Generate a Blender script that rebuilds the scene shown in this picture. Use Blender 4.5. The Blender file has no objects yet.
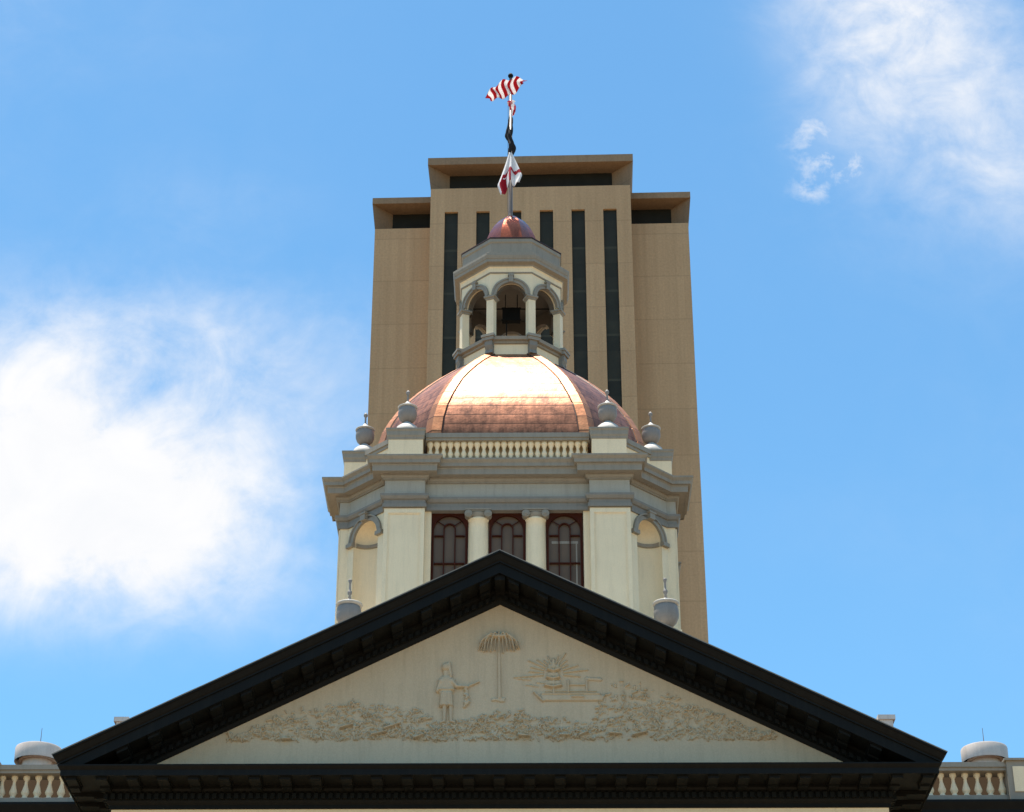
import bpy, bmesh, math, random
import numpy as np
from mathutils import Matrix, Vector, noise
random.seed(7)
S = bpy.context.scene
COL = S.collection
R = math.radians

# ------------------------------------------------------------------ camera
cam = bpy.data.cameras.new('camera')
cam.sensor_width = 36.0
cam.lens = 36.0 * 2167.0 / 1024.0
cam.clip_start = 0.5
cam.clip_end = 6000
cam_o = bpy.data.objects.new('camera', cam)
COL.objects.link(cam_o)
cam_o.location = (0, 0, 1.6)
cam_o.rotation_euler = (R(90 + 29.5), 0, 0)
S.camera = cam_o

# ------------------------------------------------------------------ light
SUN_EL, SUN_AZ = 82.0, -84.0            # azimuth from +Y towards +X: the sun is nearly overhead, a little behind the building and to the left
SKY_STRENGTH = 0.10
sv = Vector((math.cos(R(SUN_EL)) * math.sin(R(SUN_AZ)), math.cos(R(SUN_EL)) * math.cos(R(SUN_AZ)), math.sin(R(SUN_EL))))
sun = bpy.data.lights.new('sun', 'SUN')
sun.energy = 4.6
sun.angle = R(0.5)
sun.color = (1.0, 0.95, 0.86)
sun_o = bpy.data.objects.new('sun', sun)
COL.objects.link(sun_o)
sun_o.location = (-40, 60, 150)
sun_o.rotation_euler = sv.to_track_quat('Z', 'Y').to_euler()
S.view_settings.view_transform = 'Standard'
S.view_settings.look = 'None'
S.view_settings.gamma = 1.0
S.view_settings.use_curve_mapping = False
S.view_settings.exposure = 1.2


class NT:
    """small helper for node trees"""
    def __init__(self, tree):
        self.t = tree

    def n(self, typ, **kw):
        nd = self.t.nodes.new(typ)
        for k, v in kw.items():
            if k.startswith('i_'):
                key = k[2:]
                key = int(key) if key.isdigit() else key.replace('_', ' ')
                if isinstance(v, bpy.types.NodeSocket):
                    self.t.links.new(v, nd.inputs[key])
                else:
                    nd.inputs[key].default_value = v
            else:
                setattr(nd, k, v)
        return nd

    def m(self, op, a, b=None, c=None, clamp=False):
        nd = self.t.nodes.new('ShaderNodeMath')
        nd.operation = op
        nd.use_clamp = clamp
        for i, v in enumerate((a, b, c)):
            if v is None:
                continue
            if isinstance(v, bpy.types.NodeSocket):
                self.t.links.new(v, nd.inputs[i])
            else:
                nd.inputs[i].default_value = v
        return nd.outputs[0]

    def mix(self, f, a, b, mode='MIX'):
        nd = self.t.nodes.new('ShaderNodeMix')
        nd.data_type = 'RGBA'
        nd.blend_type = mode
        for k, v in ((0, f), (6, a), (7, b)):
            if isinstance(v, bpy.types.NodeSocket):
                self.t.links.new(v, nd.inputs[k])
            else:
                if k != 0 and len(v) == 3:
                    v = (*v, 1)
                nd.inputs[k].default_value = v
        return nd.outputs[2]

    def link(self, a, b):
        self.t.links.new(a, b)


# ------------------------------------------------------------------ world: Nishita sky with clouds laid out by direction
world = bpy.data.worlds.new('World')
S.world = world
world.use_nodes = True
wt = world.node_tree
wt.nodes.clear()
W = NT(wt)
out = W.n('ShaderNodeOutputWorld')
bg = W.n('ShaderNodeBackground')
bg.inputs['Strength'].default_value = SKY_STRENGTH
W.link(bg.outputs[0], out.inputs[0])
sky = W.n('ShaderNodeTexSky', sky_type='NISHITA')
sky.sun_disc = False
sky.sun_elevation = R(SUN_EL)
sky.sun_rotation = R(SUN_AZ % 360)
sky.air_density = 1.0
sky.dust_density = 0.25
sky.ozone_density = 2.5
skyc = W.mix(1.0, sky.outputs[0], (0.62, 0.955, 0.985), 'MULTIPLY')
tc = W.n('ShaderNodeTexCoord')
sep = W.n('ShaderNodeSeparateXYZ', i_0=tc.outputs['Generated'])
dy = W.m('MAXIMUM', sep.outputs[1], 0.02)
cu = W.m('DIVIDE', sep.outputs[0], dy)
cv = W.m('DIVIDE', sep.outputs[2], dy)
cxyz = W.n('ShaderNodeCombineXYZ', i_0=cu, i_1=cv).outputs[0]
nz1 = W.n('ShaderNodeTexNoise', noise_dimensions='3D', i_Vector=cxyz, i_Scale=7.0, i_Detail=8.0, i_Roughness=0.55, i_Distortion=0.3)
nz2 = W.n('ShaderNodeTexNoise', noise_dimensions='3D', i_Vector=cxyz, i_Scale=22.0, i_Detail=7.0, i_Roughness=0.62, i_Distortion=0.6)
nz3 = W.n('ShaderNodeTexNoise', noise_dimensions='3D', i_Vector=cxyz, i_Scale=58.0, i_Detail=8.0, i_Roughness=0.62, i_Distortion=0.25)
wob = W.m('ADD', W.m('MULTIPLY', W.m('SUBTRACT', nz1.outputs[0], 0.5), 1.5), W.m('MULTIPLY', W.m('SUBTRACT', nz2.outputs[0], 0.5), 0.95))
wob = W.m('ADD', wob, W.m('MULTIPLY', W.m('SUBTRACT', nz3.outputs[0], 0.5), 0.45))
# (u, v, radius u, radius v, weight): directions east of the building towards which each cloud lies
CLOUDS = [(-0.250, 0.512, 0.070, 0.040, 1.3), (-0.180, 0.497, 0.050, 0.030, 1.15), (-0.265, 0.560, 0.075, 0.045, 0.8),
          (-0.165, 0.545, 0.095, 0.065, 0.62), (-0.20, 0.610, 0.11, 0.04, 0.55), (-0.205, 0.455, 0.10, 0.028, 0.60),
          (0.215, 0.850, 0.050, 0.042, 1.15), (0.250, 0.805, 0.055, 0.050, 0.75), (0.280, 0.730, 0.055, 0.050, 0.70), (0.195, 0.765, 0.03, 0.035, 0.42),
          (-0.17, 0.70, 0.045, 0.022, 0.22), (0.22, 0.70, 0.09, 0.06, 0.22), (0.12, 0.50, 0.10, 0.03, 0.08),
          (-0.9, 0.9, 0.4, 0.2, 1.6), (0.8, 0.5, 0.3, 0.12, 1.6), (1.4, 1.2, 0.5, 0.25, 1.6)]
WISPS = [(0.172, 0.745, 0.014, 0.020), (0.178, 0.722, 0.012, 0.010), (0.197, 0.722, 0.016, 0.010), (0.168, 0.705, 0.010, 0.008)]
acc = None
for (u, v, ru, rv, w) in CLOUDS:
    a = W.m('POWER', W.m('DIVIDE', W.m('SUBTRACT', cu, u), ru), 2.0)
    b = W.m('POWER', W.m('DIVIDE', W.m('SUBTRACT', cv, v), rv), 2.0)
    g = W.m('MULTIPLY', W.m('POWER', 2.718, W.m('MULTIPLY', W.m('ADD', a, b), -0.7)), w)
    acc = g if acc is None else W.m('ADD', acc, g)
dens = W.m('MULTIPLY', acc, W.m('ADD', 1.0, W.m('MULTIPLY', wob, 1.5)))
mask = W.n('ShaderNodeMapRange', interpolation_type='SMOOTHSTEP', i_0=dens, i_1=-0.05, i_2=2.1, i_3=0.0, i_4=1.0).outputs[0]
wac = None
for (u, v, ru, rv) in WISPS:
    a = W.m('POWER', W.m('DIVIDE', W.m('SUBTRACT', cu, u), ru), 2.0)
    b = W.m('POWER', W.m('DIVIDE', W.m('SUBTRACT', cv, v), rv), 2.0)
    g = W.m('POWER', 2.718, W.m('MULTIPLY', W.m('ADD', a, b), -0.8))
    wac = g if wac is None else W.m('ADD', wac, g)
wn_ = W.n('ShaderNodeMapRange', interpolation_type='SMOOTHSTEP', i_0=nz3.outputs[0], i_1=0.36, i_2=0.74, i_3=0.0, i_4=0.62).outputs[0]
mask = W.m('MAXIMUM', mask, W.m('MULTIPLY', wac, wn_, clamp=True))
mask = W.m('MULTIPLY', mask, W.m('GREATER_THAN', sep.outputs[1], 0.03))
cshade = W.mix(nz2.outputs[0], (3.9, 4.0, 4.2), (4.6, 4.55, 4.5))
W.link(W.mix(mask, skyc, cshade), bg.inputs['Color'])


# ------------------------------------------------------------------ materials
def base_mat(name):
    m = bpy.data.materials.new(name)
    m.use_nodes = True
    t = NT(m.node_tree)
    return m, t, m.node_tree.nodes['Principled BSDF']


def painted(name, col, rough=0.6, var=0.18, dirt=0.25, scale=1.5, bump=0.15, dirtcol=None, spec=0.3):
    m, t, p = base_mat(name)
    co = t.n('ShaderNodeTexCoord').outputs['Object']
    n1 = t.n('ShaderNodeTexNoise', i_Vector=co, i_Scale=scale, i_Detail=6.0, i_Roughness=0.6)
    mp = t.n('ShaderNodeMapping', i_Vector=co, i_Scale=(5.0, 5.0, 0.45))
    n2 = t.n('ShaderNodeTexNoise', i_Vector=mp.outputs[0], i_Scale=1.6, i_Detail=5.0, i_Roughness=0.65)
    n3 = t.n('ShaderNodeTexNoise', i_Vector=co, i_Scale=38.0, i_Detail=4.0, i_Roughness=0.7)
    lo = tuple(c * (1 - var) for c in col)
    hi = tuple(min(1, c * (1 + var * 0.5)) for c in col)
    c1 = t.mix(n1.outputs[0], lo, hi)
    dc = dirtcol or tuple(c * 0.55 for c in col)
    f = t.n('ShaderNodeMapRange', i_0=n2.outputs[0], i_1=0.48, i_2=0.75, i_3=0.0, i_4=dirt).outputs[0]
    c2 = t.mix(f, c1, dc)
    g = t.n('ShaderNodeMapRange', i_0=n3.outputs[0], i_1=0.3, i_2=0.7, i_3=0.90, i_4=1.06).outputs[0]
    gc = t.n('ShaderNodeCombineColor', i_0=g, i_1=g, i_2=g).outputs[0]
    c3 = t.mix(1.0, c2, gc, 'MULTIPLY')
    t.link(c3, p.inputs['Base Color'])
    p.inputs['Roughness'].default_value = rough
    p.inputs['Specular IOR Level'].default_value = spec
    b = t.n('ShaderNodeBump', i_Strength=bump, i_Distance=0.02, i_Height=n3.outputs[0])
    t.link(b.outputs[0], p.inputs['Normal'])
    return m


def copper(name, col, dark, rough, seam, tarn=0.5, metal=0.85):
    m, t, p = base_mat(name)
    co = t.n('ShaderNodeTexCoord').outputs['Object']
    n1 = t.n('ShaderNodeTexNoise', i_Vector=co, i_Scale=0.9, i_Detail=6.0, i_Roughness=0.65)
    mp = t.n('ShaderNodeMapping', i_Vector=co, i_Scale=(2.5, 2.5, 0.7))
    n2 = t.n('ShaderNodeTexNoise', i_Vector=mp.outputs[0], i_Scale=1.8, i_Detail=6.0, i_Roughness=0.7)
    sz = t.n('ShaderNodeSeparateXYZ', i_0=co).outputs[2]
    fr = t.m('FRACT', t.m('DIVIDE', sz, seam))
    line = t.m('LESS_THAN', fr, 0.07)
    row = t.m('FLOOR', t.m('DIVIDE', sz, seam))
    wn = t.n('ShaderNodeTexWhiteNoise', noise_dimensions='1D', i_W=row).outputs[0]
    f = t.n('ShaderNodeMapRange', i_0=n2.outputs[0], i_1=0.35, i_2=0.72, i_3=0.0, i_4=tarn).outputs[0]
    c = t.mix(f, col, dark)
    c = t.mix(t.m('MULTIPLY', wn, 0.3), c, dark)
    c = t.mix(t.m('MULTIPLY', line, 0.75), c, tuple(x * 0.4 for x in dark))
    t.link(c, p.inputs['Base Color'])
    p.inputs['Metallic'].default_value = metal
    p.inputs['Coat Weight'].default_value = 0.12
    p.inputs['Coat Roughness'].default_value = rough
    rr = t.m('ADD', t.m('MULTIPLY', n1.outputs[0], 0.22), rough - 0.11)
    t.link(rr, p.inputs['Roughness'])
    hgt = t.m('ADD', t.m('MULTIPLY', t.m('POWER', fr, 0.35), 0.5), t.m('MULTIPLY', n1.outputs[0], 1.2))
    b = t.n('ShaderNodeBump', i_Strength=0.55, i_Distance=0.045, i_Height=hgt)
    t.link(b.outputs[0], p.inputs['Normal'])
    return m


def concrete_panels(name, col):
    m, t, p = base_mat(name)
    co = t.n('ShaderNodeTexCoord').outputs['Object']
    s = t.n('ShaderNodeSeparateXYZ', i_0=co)
    big = t.n('ShaderNodeTexNoise', i_Vector=co, i_Scale=0.12, i_Detail=5.0, i_Roughness=0.55)
    mp = t.n('ShaderNodeMapping', i_Vector=co, i_Scale=(1.6, 1.6, 0.03))
    stk = t.n('ShaderNodeTexNoise', i_Vector=mp.outputs[0], i_Scale=1.4, i_Detail=6.0, i_Roughness=0.7)
    fine = t.n('ShaderNodeTexNoise', i_Vector=co, i_Scale=6.0, i_Detail=5.0, i_Roughness=0.75)
    c = t.mix(big.outputs[0], tuple(x * 0.8 for x in col), tuple(x * 1.15 for x in col))
    f = t.n('ShaderNodeMapRange', i_0=stk.outputs[0], i_1=0.42, i_2=0.72, i_3=0.0, i_4=0.42).outputs[0]
    c = t.mix(f, c, (col[0] * 0.62, col[1] * 0.60, col[2] * 0.58))
    g = t.n('ShaderNodeMapRange', i_0=fine.outputs[0], i_1=0.3, i_2=0.7, i_3=0.84, i_4=1.12).outputs[0]
    c = t.mix(1.0, c, t.n('ShaderNodeCombineColor', i_0=g, i_1=g, i_2=g).outputs[0], 'MULTIPLY')
    hz = t.m('LESS_THAN', t.m('FRACT', t.m('DIVIDE', t.m('ADD', s.outputs[2], 1.5), 3.95)), 0.022)
    vx = t.m('LESS_THAN', t.m('FRACT', t.m('DIVIDE', t.m('ADD', s.outputs[0], 0.55), 1.24)), 0.02)
    wnp = t.n('ShaderNodeTexWhiteNoise', noise_dimensions='2D', i_Vector=t.n('ShaderNodeCombineXYZ', i_0=t.m('FLOOR', t.m('DIVIDE', t.m('ADD', s.outputs[0], 0.55), 1.24)), i_1=t.m('FLOOR', t.m('DIVIDE', t.m('ADD', s.outputs[2], 1.5), 3.95))).outputs[0]).outputs[0]
    c = t.mix(t.m('MULTIPLY', wnp, 0.22), c, (col[0] * 0.66, col[1] * 0.62, col[2] * 0.60))
    ln = t.m('MAXIMUM', t.m('MULTIPLY', hz, 0.24), t.m('MULTIPLY', vx, 0.14))
    c = t.mix(ln, c, tuple(x * 0.35 for x in col))
    t.link(c, p.inputs['Base Color'])
    p.inputs['Roughness'].default_value = 0.85
    p.inputs['Specular IOR Level'].default_value = 0.2
    b = t.n('ShaderNodeBump', i_Strength=0.3, i_Distance=0.05, i_Height=fine.outputs[0])
    t.link(b.outputs[0], p.inputs['Normal'])
    return m


def glass_dark(name, col, rough=0.12, spec=0.5, floor=None):
    m, t, p = base_mat(name)
    co = t.n('ShaderNodeTexCoord').outputs['Object']
    n1 = t.n('ShaderNodeTexNoise', i_Vector=co, i_Scale=0.9, i_Detail=3.0)
    c = t.mix(n1.outputs[0], tuple(x * 0.6 for x in col), tuple(x * 1.4 for x in col))
    if floor:
        sz = t.n('ShaderNodeSeparateXYZ', i_0=co).outputs[2]
        fr = t.m('FRACT', t.m('DIVIDE', sz, floor))
        row = t.m('FLOOR', t.m('DIVIDE', sz, floor / 3))
        wn = t.n('ShaderNodeTexWhiteNoise', noise_dimensions='1D', i_W=row).outputs[0]
        c = t.mix(t.m('MULTIPLY', wn, 0.5), c, tuple(x * 0.45 for x in col))
        c = t.mix(t.m('LESS_THAN', fr, 0.05), c, tuple(x * 1.5 for x in col))
    t.link(c, p.inputs['Base Color'])
    p.inputs['Roughness'].default_value = rough
    p.inputs['Specular IOR Level'].default_value = spec
    return m


def cloth(name, col):
    m = bpy.data.materials.new(name)
    m.use_nodes = True
    t = NT(m.node_tree)
    p = m.node_tree.nodes['Principled BSDF']
    o = m.node_tree.nodes['Material Output']
    co = t.n('ShaderNodeTexCoord').outputs['Object']
    n1 = t.n('ShaderNodeTexNoise', i_Vector=co, i_Scale=6.0, i_Detail=3.0)
    c = t.mix(n1.outputs[0], tuple(x * 0.88 for x in col), col)
    t.link(c, p.inputs['Base Color'])
    p.inputs['Roughness'].default_value = 0.8
    tr = t.n('ShaderNodeBsdfTranslucent')
    t.link(c, tr.inputs[0])
    mx = t.n('ShaderNodeMixShader', i_0=0.5)
    t.link(p.outputs[0], mx.inputs[1])
    t.link(tr.outputs[0], mx.inputs[2])
    t.link(mx.outputs[0], o.inputs[0])
    return m


M = {
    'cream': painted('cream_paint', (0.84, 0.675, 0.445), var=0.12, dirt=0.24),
    'shaded_cream': painted('tympanum_shaded_cream', (0.55, 0.445, 0.305), rough=0.8, var=0.14, dirt=0.3, bump=0.3, scale=0.6),  # the cream darkened: shade from the cornice is put into the colour
    'grey': painted('grey_trim_paint', (0.29, 0.25, 0.195), var=0.14, dirt=0.45),
    'stone': painted('urn_grey_stone', (0.25, 0.222, 0.20), var=0.14, dirt=0.3, scale=5),
    'blue_grey': painted('blue_grey_trim', (0.23, 0.205, 0.17), var=0.14, dirt=0.4),
    'black': painted('black_green_paint', (0.0058, 0.0060, 0.0054), rough=0.6, var=0.3, dirt=0.5, dirtcol=(0.012, 0.012, 0.010), spec=0.14),
    'frieze': painted('pale_frieze_paint', (0.40, 0.365, 0.30), var=0.14, dirt=0.4),
    'urnlit': painted('urn_sunlit_stone', (0.48, 0.44, 0.39), var=0.14, dirt=0.35, scale=5),  # lit copy of the urn stone: sunlight on lids and feet painted in
    'roof': painted('brown_roof', (0.030, 0.016, 0.006), rough=0.9, var=0.2, spec=0.05),
    'flatroof': painted('pale_roof', (0.35, 0.33, 0.30), rough=0.9),
    'vent': painted('vent_paint', (0.66, 0.55, 0.48), var=0.14, dirt=0.4, scale=3),
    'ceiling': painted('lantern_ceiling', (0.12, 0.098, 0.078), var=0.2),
    'copper': copper('dome_copper', (0.43, 0.165, 0.082), (0.070, 0.021, 0.009), 0.46, 0.36, 1.0),
    'rib': copper('rib_copper', (0.60, 0.25, 0.11), (0.20, 0.065, 0.026), 0.50, 0.55, 0.6),
    'copper_shiny': copper('small_dome_copper', (0.66, 0.14, 0.055), (0.18, 0.022, 0.010), 0.17, 2.0, 0.7),
    'seam': painted('dark_seam', (0.05, 0.025, 0.02), rough=0.5),
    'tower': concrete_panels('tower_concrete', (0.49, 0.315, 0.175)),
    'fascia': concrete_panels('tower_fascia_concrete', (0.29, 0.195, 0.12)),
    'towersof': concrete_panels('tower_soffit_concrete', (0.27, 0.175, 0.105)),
    'strip': glass_dark('tower_glass', (0.034, 0.031, 0.020), 0.5, 0.15, 3.95),
    'slot': glass_dark('tower_louvre', (0.020, 0.018, 0.014), 0.7, 0.1),
    'glass': glass_dark('window_glass', (0.12, 0.082, 0.054), 0.08, 0.15),
    'redframe': painted('dark_red_frame', (0.055, 0.013, 0.006), rough=0.6, spec=0.08, var=0.2),
    'metal': painted('pole_metal', (0.16, 0.13, 0.11), rough=0.4, var=0.2),
    'dark': painted('dark_metal_and_shade', (0.007, 0.0065, 0.006), rough=0.7, spec=0.1),
    'white': cloth('flag_white', (0.88, 0.86, 0.86)),
    'red': cloth('flag_red', (0.50, 0.012, 0.035)),
    'flagblack': cloth('flag_black', (0.028, 0.026, 0.03)),
    'ground': painted('plaza_paving', (0.22, 0.16, 0.10), rough=0.9, scale=0.3),
}


# ------------------------------------------------------------------ mesh helper
class MB:
    def __init__(self):
        self.v, self.f, self.mi, self.sm = [], [], [], []
        self.M = Matrix()
        self.cur = 0
        self.smooth = False

    def rot(self, deg=0.0, loc=(0, 0, 0)):
        self.M = Matrix.Translation(Vector(loc)) @ Matrix.Rotation(R(deg), 4, 'Z')
        return self

    def add(self, verts, faces):
        b = len(self.v)
        for p in verts:
            q = self.M @ Vector(p)
            self.v.append((q.x, q.y, q.z))
        for f in faces:
            self.f.append(tuple(b + i for i in f))
            self.mi.append(self.cur)
            self.sm.append(self.smooth)

    def box(self, x0, x1, y0, y1, z0, z1):
        self.add([(x0, y0, z0), (x1, y0, z0), (x1, y1, z0), (x0, y1, z0), (x0, y0, z1), (x1, y0, z1), (x1, y1, z1), (x0, y1, z1)],
                 [(0, 3, 2, 1), (4, 5, 6, 7), (0, 1, 5, 4), (1, 2, 6, 5), (2, 3, 7, 6), (3, 0, 4, 7)])

    def prism(self, poly, z0, z1):
        n = len(poly)
        vs = [(x, y, z0) for x, y in poly] + [(x, y, z1) for x, y in poly]
        self.add(vs, [tuple(range(n))[::-1], tuple(range(n, 2 * n))] + [(i, (i + 1) % n, n + (i + 1) % n, n + i) for i in range(n)])

    def mould(self, poly, prof, caps=True):
        """moulding profile (offset, z) swept round a closed plan polygon (counter-clockwise) with mitred corners"""
        n = len(poly)
        vs = []
        for d, z in prof:
            for i in range(n):
                p0, p1, p2 = Vector(poly[i - 1]), Vector(poly[i]), Vector(poly[(i + 1) % n])
                e1, e2 = (p1 - p0).normalized(), (p2 - p1).normalized()
                n1, n2 = Vector((e1.y, -e1.x)), Vector((e2.y, -e2.x))
                k = d / max(0.25, 1 + n1.dot(n2))
                q = p1 + (n1 + n2) * k
                vs.append((q.x, q.y, z))
        fs = []
        for j in range(len(prof) - 1):
            for i in range(n):
                a, b = j * n + i, j * n + (i + 1) % n
                fs.append((a, b, b + n, a + n))
        if caps:
            fs.append(tuple(range(n))[::-1])
            fs.append(tuple(range((len(prof) - 1) * n, len(prof) * n)))
        self.add(vs, fs)

    def lathe(self, c, prof, seg=24, a0=0.0, axis='z'):
        vs, fs = [], []
        m = len(prof)
        for j, (r, z) in enumerate(prof):
            for i in range(seg):
                a = a0 + 2 * math.pi * i / seg
                if axis == 'z':
                    vs.append((c[0] + r * math.cos(a), c[1] + r * math.sin(a), c[2] + z))
                else:
                    vs.append((c[0] + r * math.cos(a), c[1] + z, c[2] + r * math.sin(a)))
        for j in range(m - 1):
            for i in range(seg):
                a, b = j * seg + i, j * seg + (i + 1) % seg
                fs.append((a, b, b + seg, a + seg))
        fs.append(tuple(range(seg))[::-1])
        fs.append(tuple(range((m - 1) * seg, m * seg)))
        self.add(vs, fs)

    def tube(self, pts, r, seg=8):
        vs, fs = [], []
        n = len(pts)
        for i, p in enumerate(pts):
            p = Vector(p)
            d = (Vector(pts[min(i + 1, n - 1)]) - Vector(pts[max(i - 1, 0)])).normalized()
            u = d.cross(Vector((0, 0, 1)) if abs(d.z) < 0.9 else Vector((0, 1, 0))).normalized()
            w = d.cross(u)
            rr = r[i] if isinstance(r, (list, tuple)) else r
            for k in range(seg):
                a = 2 * math.pi * k / seg
                q = p + (u * math.cos(a) + w * math.sin(a)) * rr
                vs.append(tuple(q))
        for i in range(n - 1):
            for k in range(seg):
                a, b = i * seg + k, i * seg + (k + 1) % seg
                fs.append((a, b, b + seg, a + seg))
        fs.append(tuple(range(seg))[::-1])
        fs.append(tuple(range((n - 1) * seg, n * seg)))
        self.add(vs, fs)

    def arch_plate(self, x0, x1, z0, z1, cx, r, zs, y0, y1, seg=20):
        """wall plate x0..x1, z0..z1 between front y0 and back y1 with an arched opening of radius r springing at zs"""
        a = [(cx + r * math.cos(math.pi * (1 - i / seg)), zs + r * math.sin(math.pi * i / seg)) for i in range(seg + 1)]
        for y in (y0, y1):
            for (xa, xb) in ((x0, cx - r), (cx + r, x1)):
                self.add([(xa, y, z0), (xb, y, z0), (xb, y, z1), (xa, y, z1)], [(0, 1, 2, 3)])
            for i in range(seg):
                (xa, za), (xb, zb) = a[i], a[i + 1]
                self.add([(xa, y, za), (xb, y, zb), (xb, y, z1), (xa, y, z1)], [(0, 1, 2, 3)])
        loop = [(cx - r, z0)] + a + [(cx + r, z0)]
        for i in range(len(loop) - 1):
            (xa, za), (xb, zb) = loop[i], loop[i + 1]
            self.add([(xa, y0, za), (xb, y0, zb), (xb, y1, zb), (xa, y1, za)], [(0, 1, 2, 3)])
        for q in ([(x0, y0, z1), (x1, y0, z1), (x1, y1, z1), (x0, y1, z1)], [(x0, y0, z0), (x0, y0, z1), (x0, y1, z1), (x0, y1, z0)],
                  [(x1, y0, z0), (x1, y0, z1), (x1, y1, z1), (x1, y1, z0)]):
            self.add(q, [(0, 1, 2, 3)])

    def arch_ring(self, cx, zs, r0, r1, y0, y1, seg=20, t0=0.0, t1=math.pi):
        vs, fs = [], []
        for i in range(seg + 1):
            t = t0 + (t1 - t0) * i / seg
            c, s = math.cos(t), math.sin(t)
            for r, y in ((r0, y0), (r1, y0), (r1, y1), (r0, y1)):
                vs.append((cx + r * c, y, zs + r * s))
        for i in range(seg):
            for k in range(4):
                a, b = i * 4 + k, i * 4 + (k + 1) % 4
                fs.append((a, b, b + 4, a + 4))
        fs += [(0, 1, 2, 3), (seg * 4 + 3, seg * 4 + 2, seg * 4 + 1, seg * 4)]
        self.add(vs, fs)

    def mesh(self, name, mats, bevel=0):
        me = bpy.data.meshes.new(name)
        me.from_pydata(self.v, [], self.f)
        if not isinstance(mats, (list, tuple)):
            mats = [mats]
        for mt in mats:
            me.materials.append(mt)
        me.polygons.foreach_set('material_index', self.mi)
        me.polygons.foreach_set('use_smooth', self.sm)
        bm = bmesh.new()
        bm.from_mesh(me)
        bmesh.ops.remove_doubles(bm, verts=bm.verts, dist=0.0004)
        bmesh.ops.recalc_face_normals(bm, faces=bm.faces)
        bm.to_mesh(me)
        bm.free()
        me.update()
        return me

    def build(self, name, mats, parent=None, loc=None, bevel=0):
        o = bpy.data.objects.new(name, self.mesh(name, mats))
        COL.objects.link(o)
        if parent:
            o.parent = parent
        if loc:
            o.location = loc
        if bevel:
            md = o.modifiers.new('bevel', 'BEVEL')
            md.width = bevel
            md.segments = 2
            md.limit_method = 'ANGLE'
            md.angle_limit = R(40)
        return o


def inst(src, parent, loc=(0, 0, 0), rz=0.0):
    o = src.copy()
    COL.objects.link(o)
    o.parent = parent
    o.location = loc
    o.rotation_euler = (0, 0, rz)
    return o


def tag(o, label=None, cat=None, group=None, kind=None):
    if label: o['label'] = label
    if cat: o['category'] = cat
    if group: o['group'] = group
    if kind: o['kind'] = kind
    return o


def empty(name, loc, rz=0.0):
    o = bpy.data.objects.new(name, None)
    COL.objects.link(o)
    o.location = loc
    o.rotation_euler = (0, 0, rz)
    o.empty_display_size = 0.5
    return o


def copy_tree(o, parent=None):
    c = o.copy()
    COL.objects.link(c)
    c.parent = parent
    for ch in [x for x in bpy.data.objects if x.parent == o]:
        copy_tree(ch, c)
    return c


def rot4(pts):
    res = []
    for k in range(4):
        c, s = round(math.cos(k * math.pi / 2)), round(math.sin(k * math.pi / 2))
        res += [(x * c - y * s, x * s + y * c) for x, y in pts]
    return res


def octagon(a):
    h = a * math.tan(math.pi / 8)
    return rot4([(-h, -a), (h, -a)])


# ------------------------------------------------------------------ ground
g = MB()
g.add([(-2500, -2500, 0), (2500, -2500, 0), (2500, 2500, 0), (-2500, 2500, 0)], [(0, 1, 2, 3)])
tag(g.build('ground', M['ground']), kind='structure')

# ------------------------------------------------------------------ the domed capitol
DC = Vector((-0.10, 62.3, 0))
YAW = R(-0.47)
CAP = tag(empty('capitol_building', DC, YAW), 'cream classical capitol with a black pediment, columned drum and copper dome', 'capitol')
YF, YT = -20.3, -19.2                 # front edge of the cornice, face of the tympanum
HW, HT, ZTIP, ZAP = 8.03, 9.15, 17.22, 21.82
SL = (ZAP - ZTIP) / HT

# body of the building below the roof
b = MB()
b.box(-HW, HW, -19.25, -15.5, 0, 16.46)
b.box(-24, 24, -16.9, 16, 0, 16.3)
b.build('wall', M['cream'], CAP)

# horizontal cornice round the portico
rect = [(-HW, -19.25), (HW, -19.25), (HW, -15.0), (-HW, -15.0)]
b = MB()
b.mould(rect, [(0, 16.40), (0.04, 16.40), (0.04, 16.48), (0.08, 16.52), (0.10, 16.56), (0.10, 16.70), (0.17, 16.74), (0.20, 16.78), (0.20, 16.835),
               (0.90, 16.835), (0.90, 16.81), (0.93, 16.81), (0.93, 16.93), (0.95, 16.95), (0.99, 17.0), (0.99, 17.03), (-0.02, 17.06)])
hcor = b.build('cornice', M['black'], CAP)
mod = MB()
mod.box(-0.11, 0.11, -0.62, 0.05, -0.085, 0.004)
mod.box(-0.13, 0.13, -0.66, 0.05, -0.03, 0.002)
mod.box(-0.10, 0.10, -0.20, 0.05, -0.125, -0.08)
m0 = None
for i in range(29):
    x = (i - 14) * 0.625
    if m0 is None:
        m0 = mod.build('modillion', M['black'], hcor, (x, -19.47, 16.835))
    else:
        inst(m0, hcor, (x, -19.47, 16.835))
for sx in (-1, 1):
    for i in range(6):
        inst(m0, hcor, (sx * (HW + 0.22), -18.95 + i * 0.625, 16.835), sx * math.pi / 2)


def comb(p, q, out, pitch, width, depth, back):
    """plan outline of a toothed band from p to q, teeth standing out along the vector out"""
    p, q, o = Vector(p), Vector(q), Vector(out)
    d = (q - p).normalized()
    n = int((q - p).length / pitch)
    pts = []
    for i in range(n):
        a = p + d * (i * pitch)
        pts += [a + o * back, a + o * depth, a + d * width + o * depth, a + d * width + o * back]
    return [tuple(v) for v in pts] + [tuple(p + d * ((n - 1) * pitch + width) - o * 0.02), tuple(p - o * 0.02)]


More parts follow.
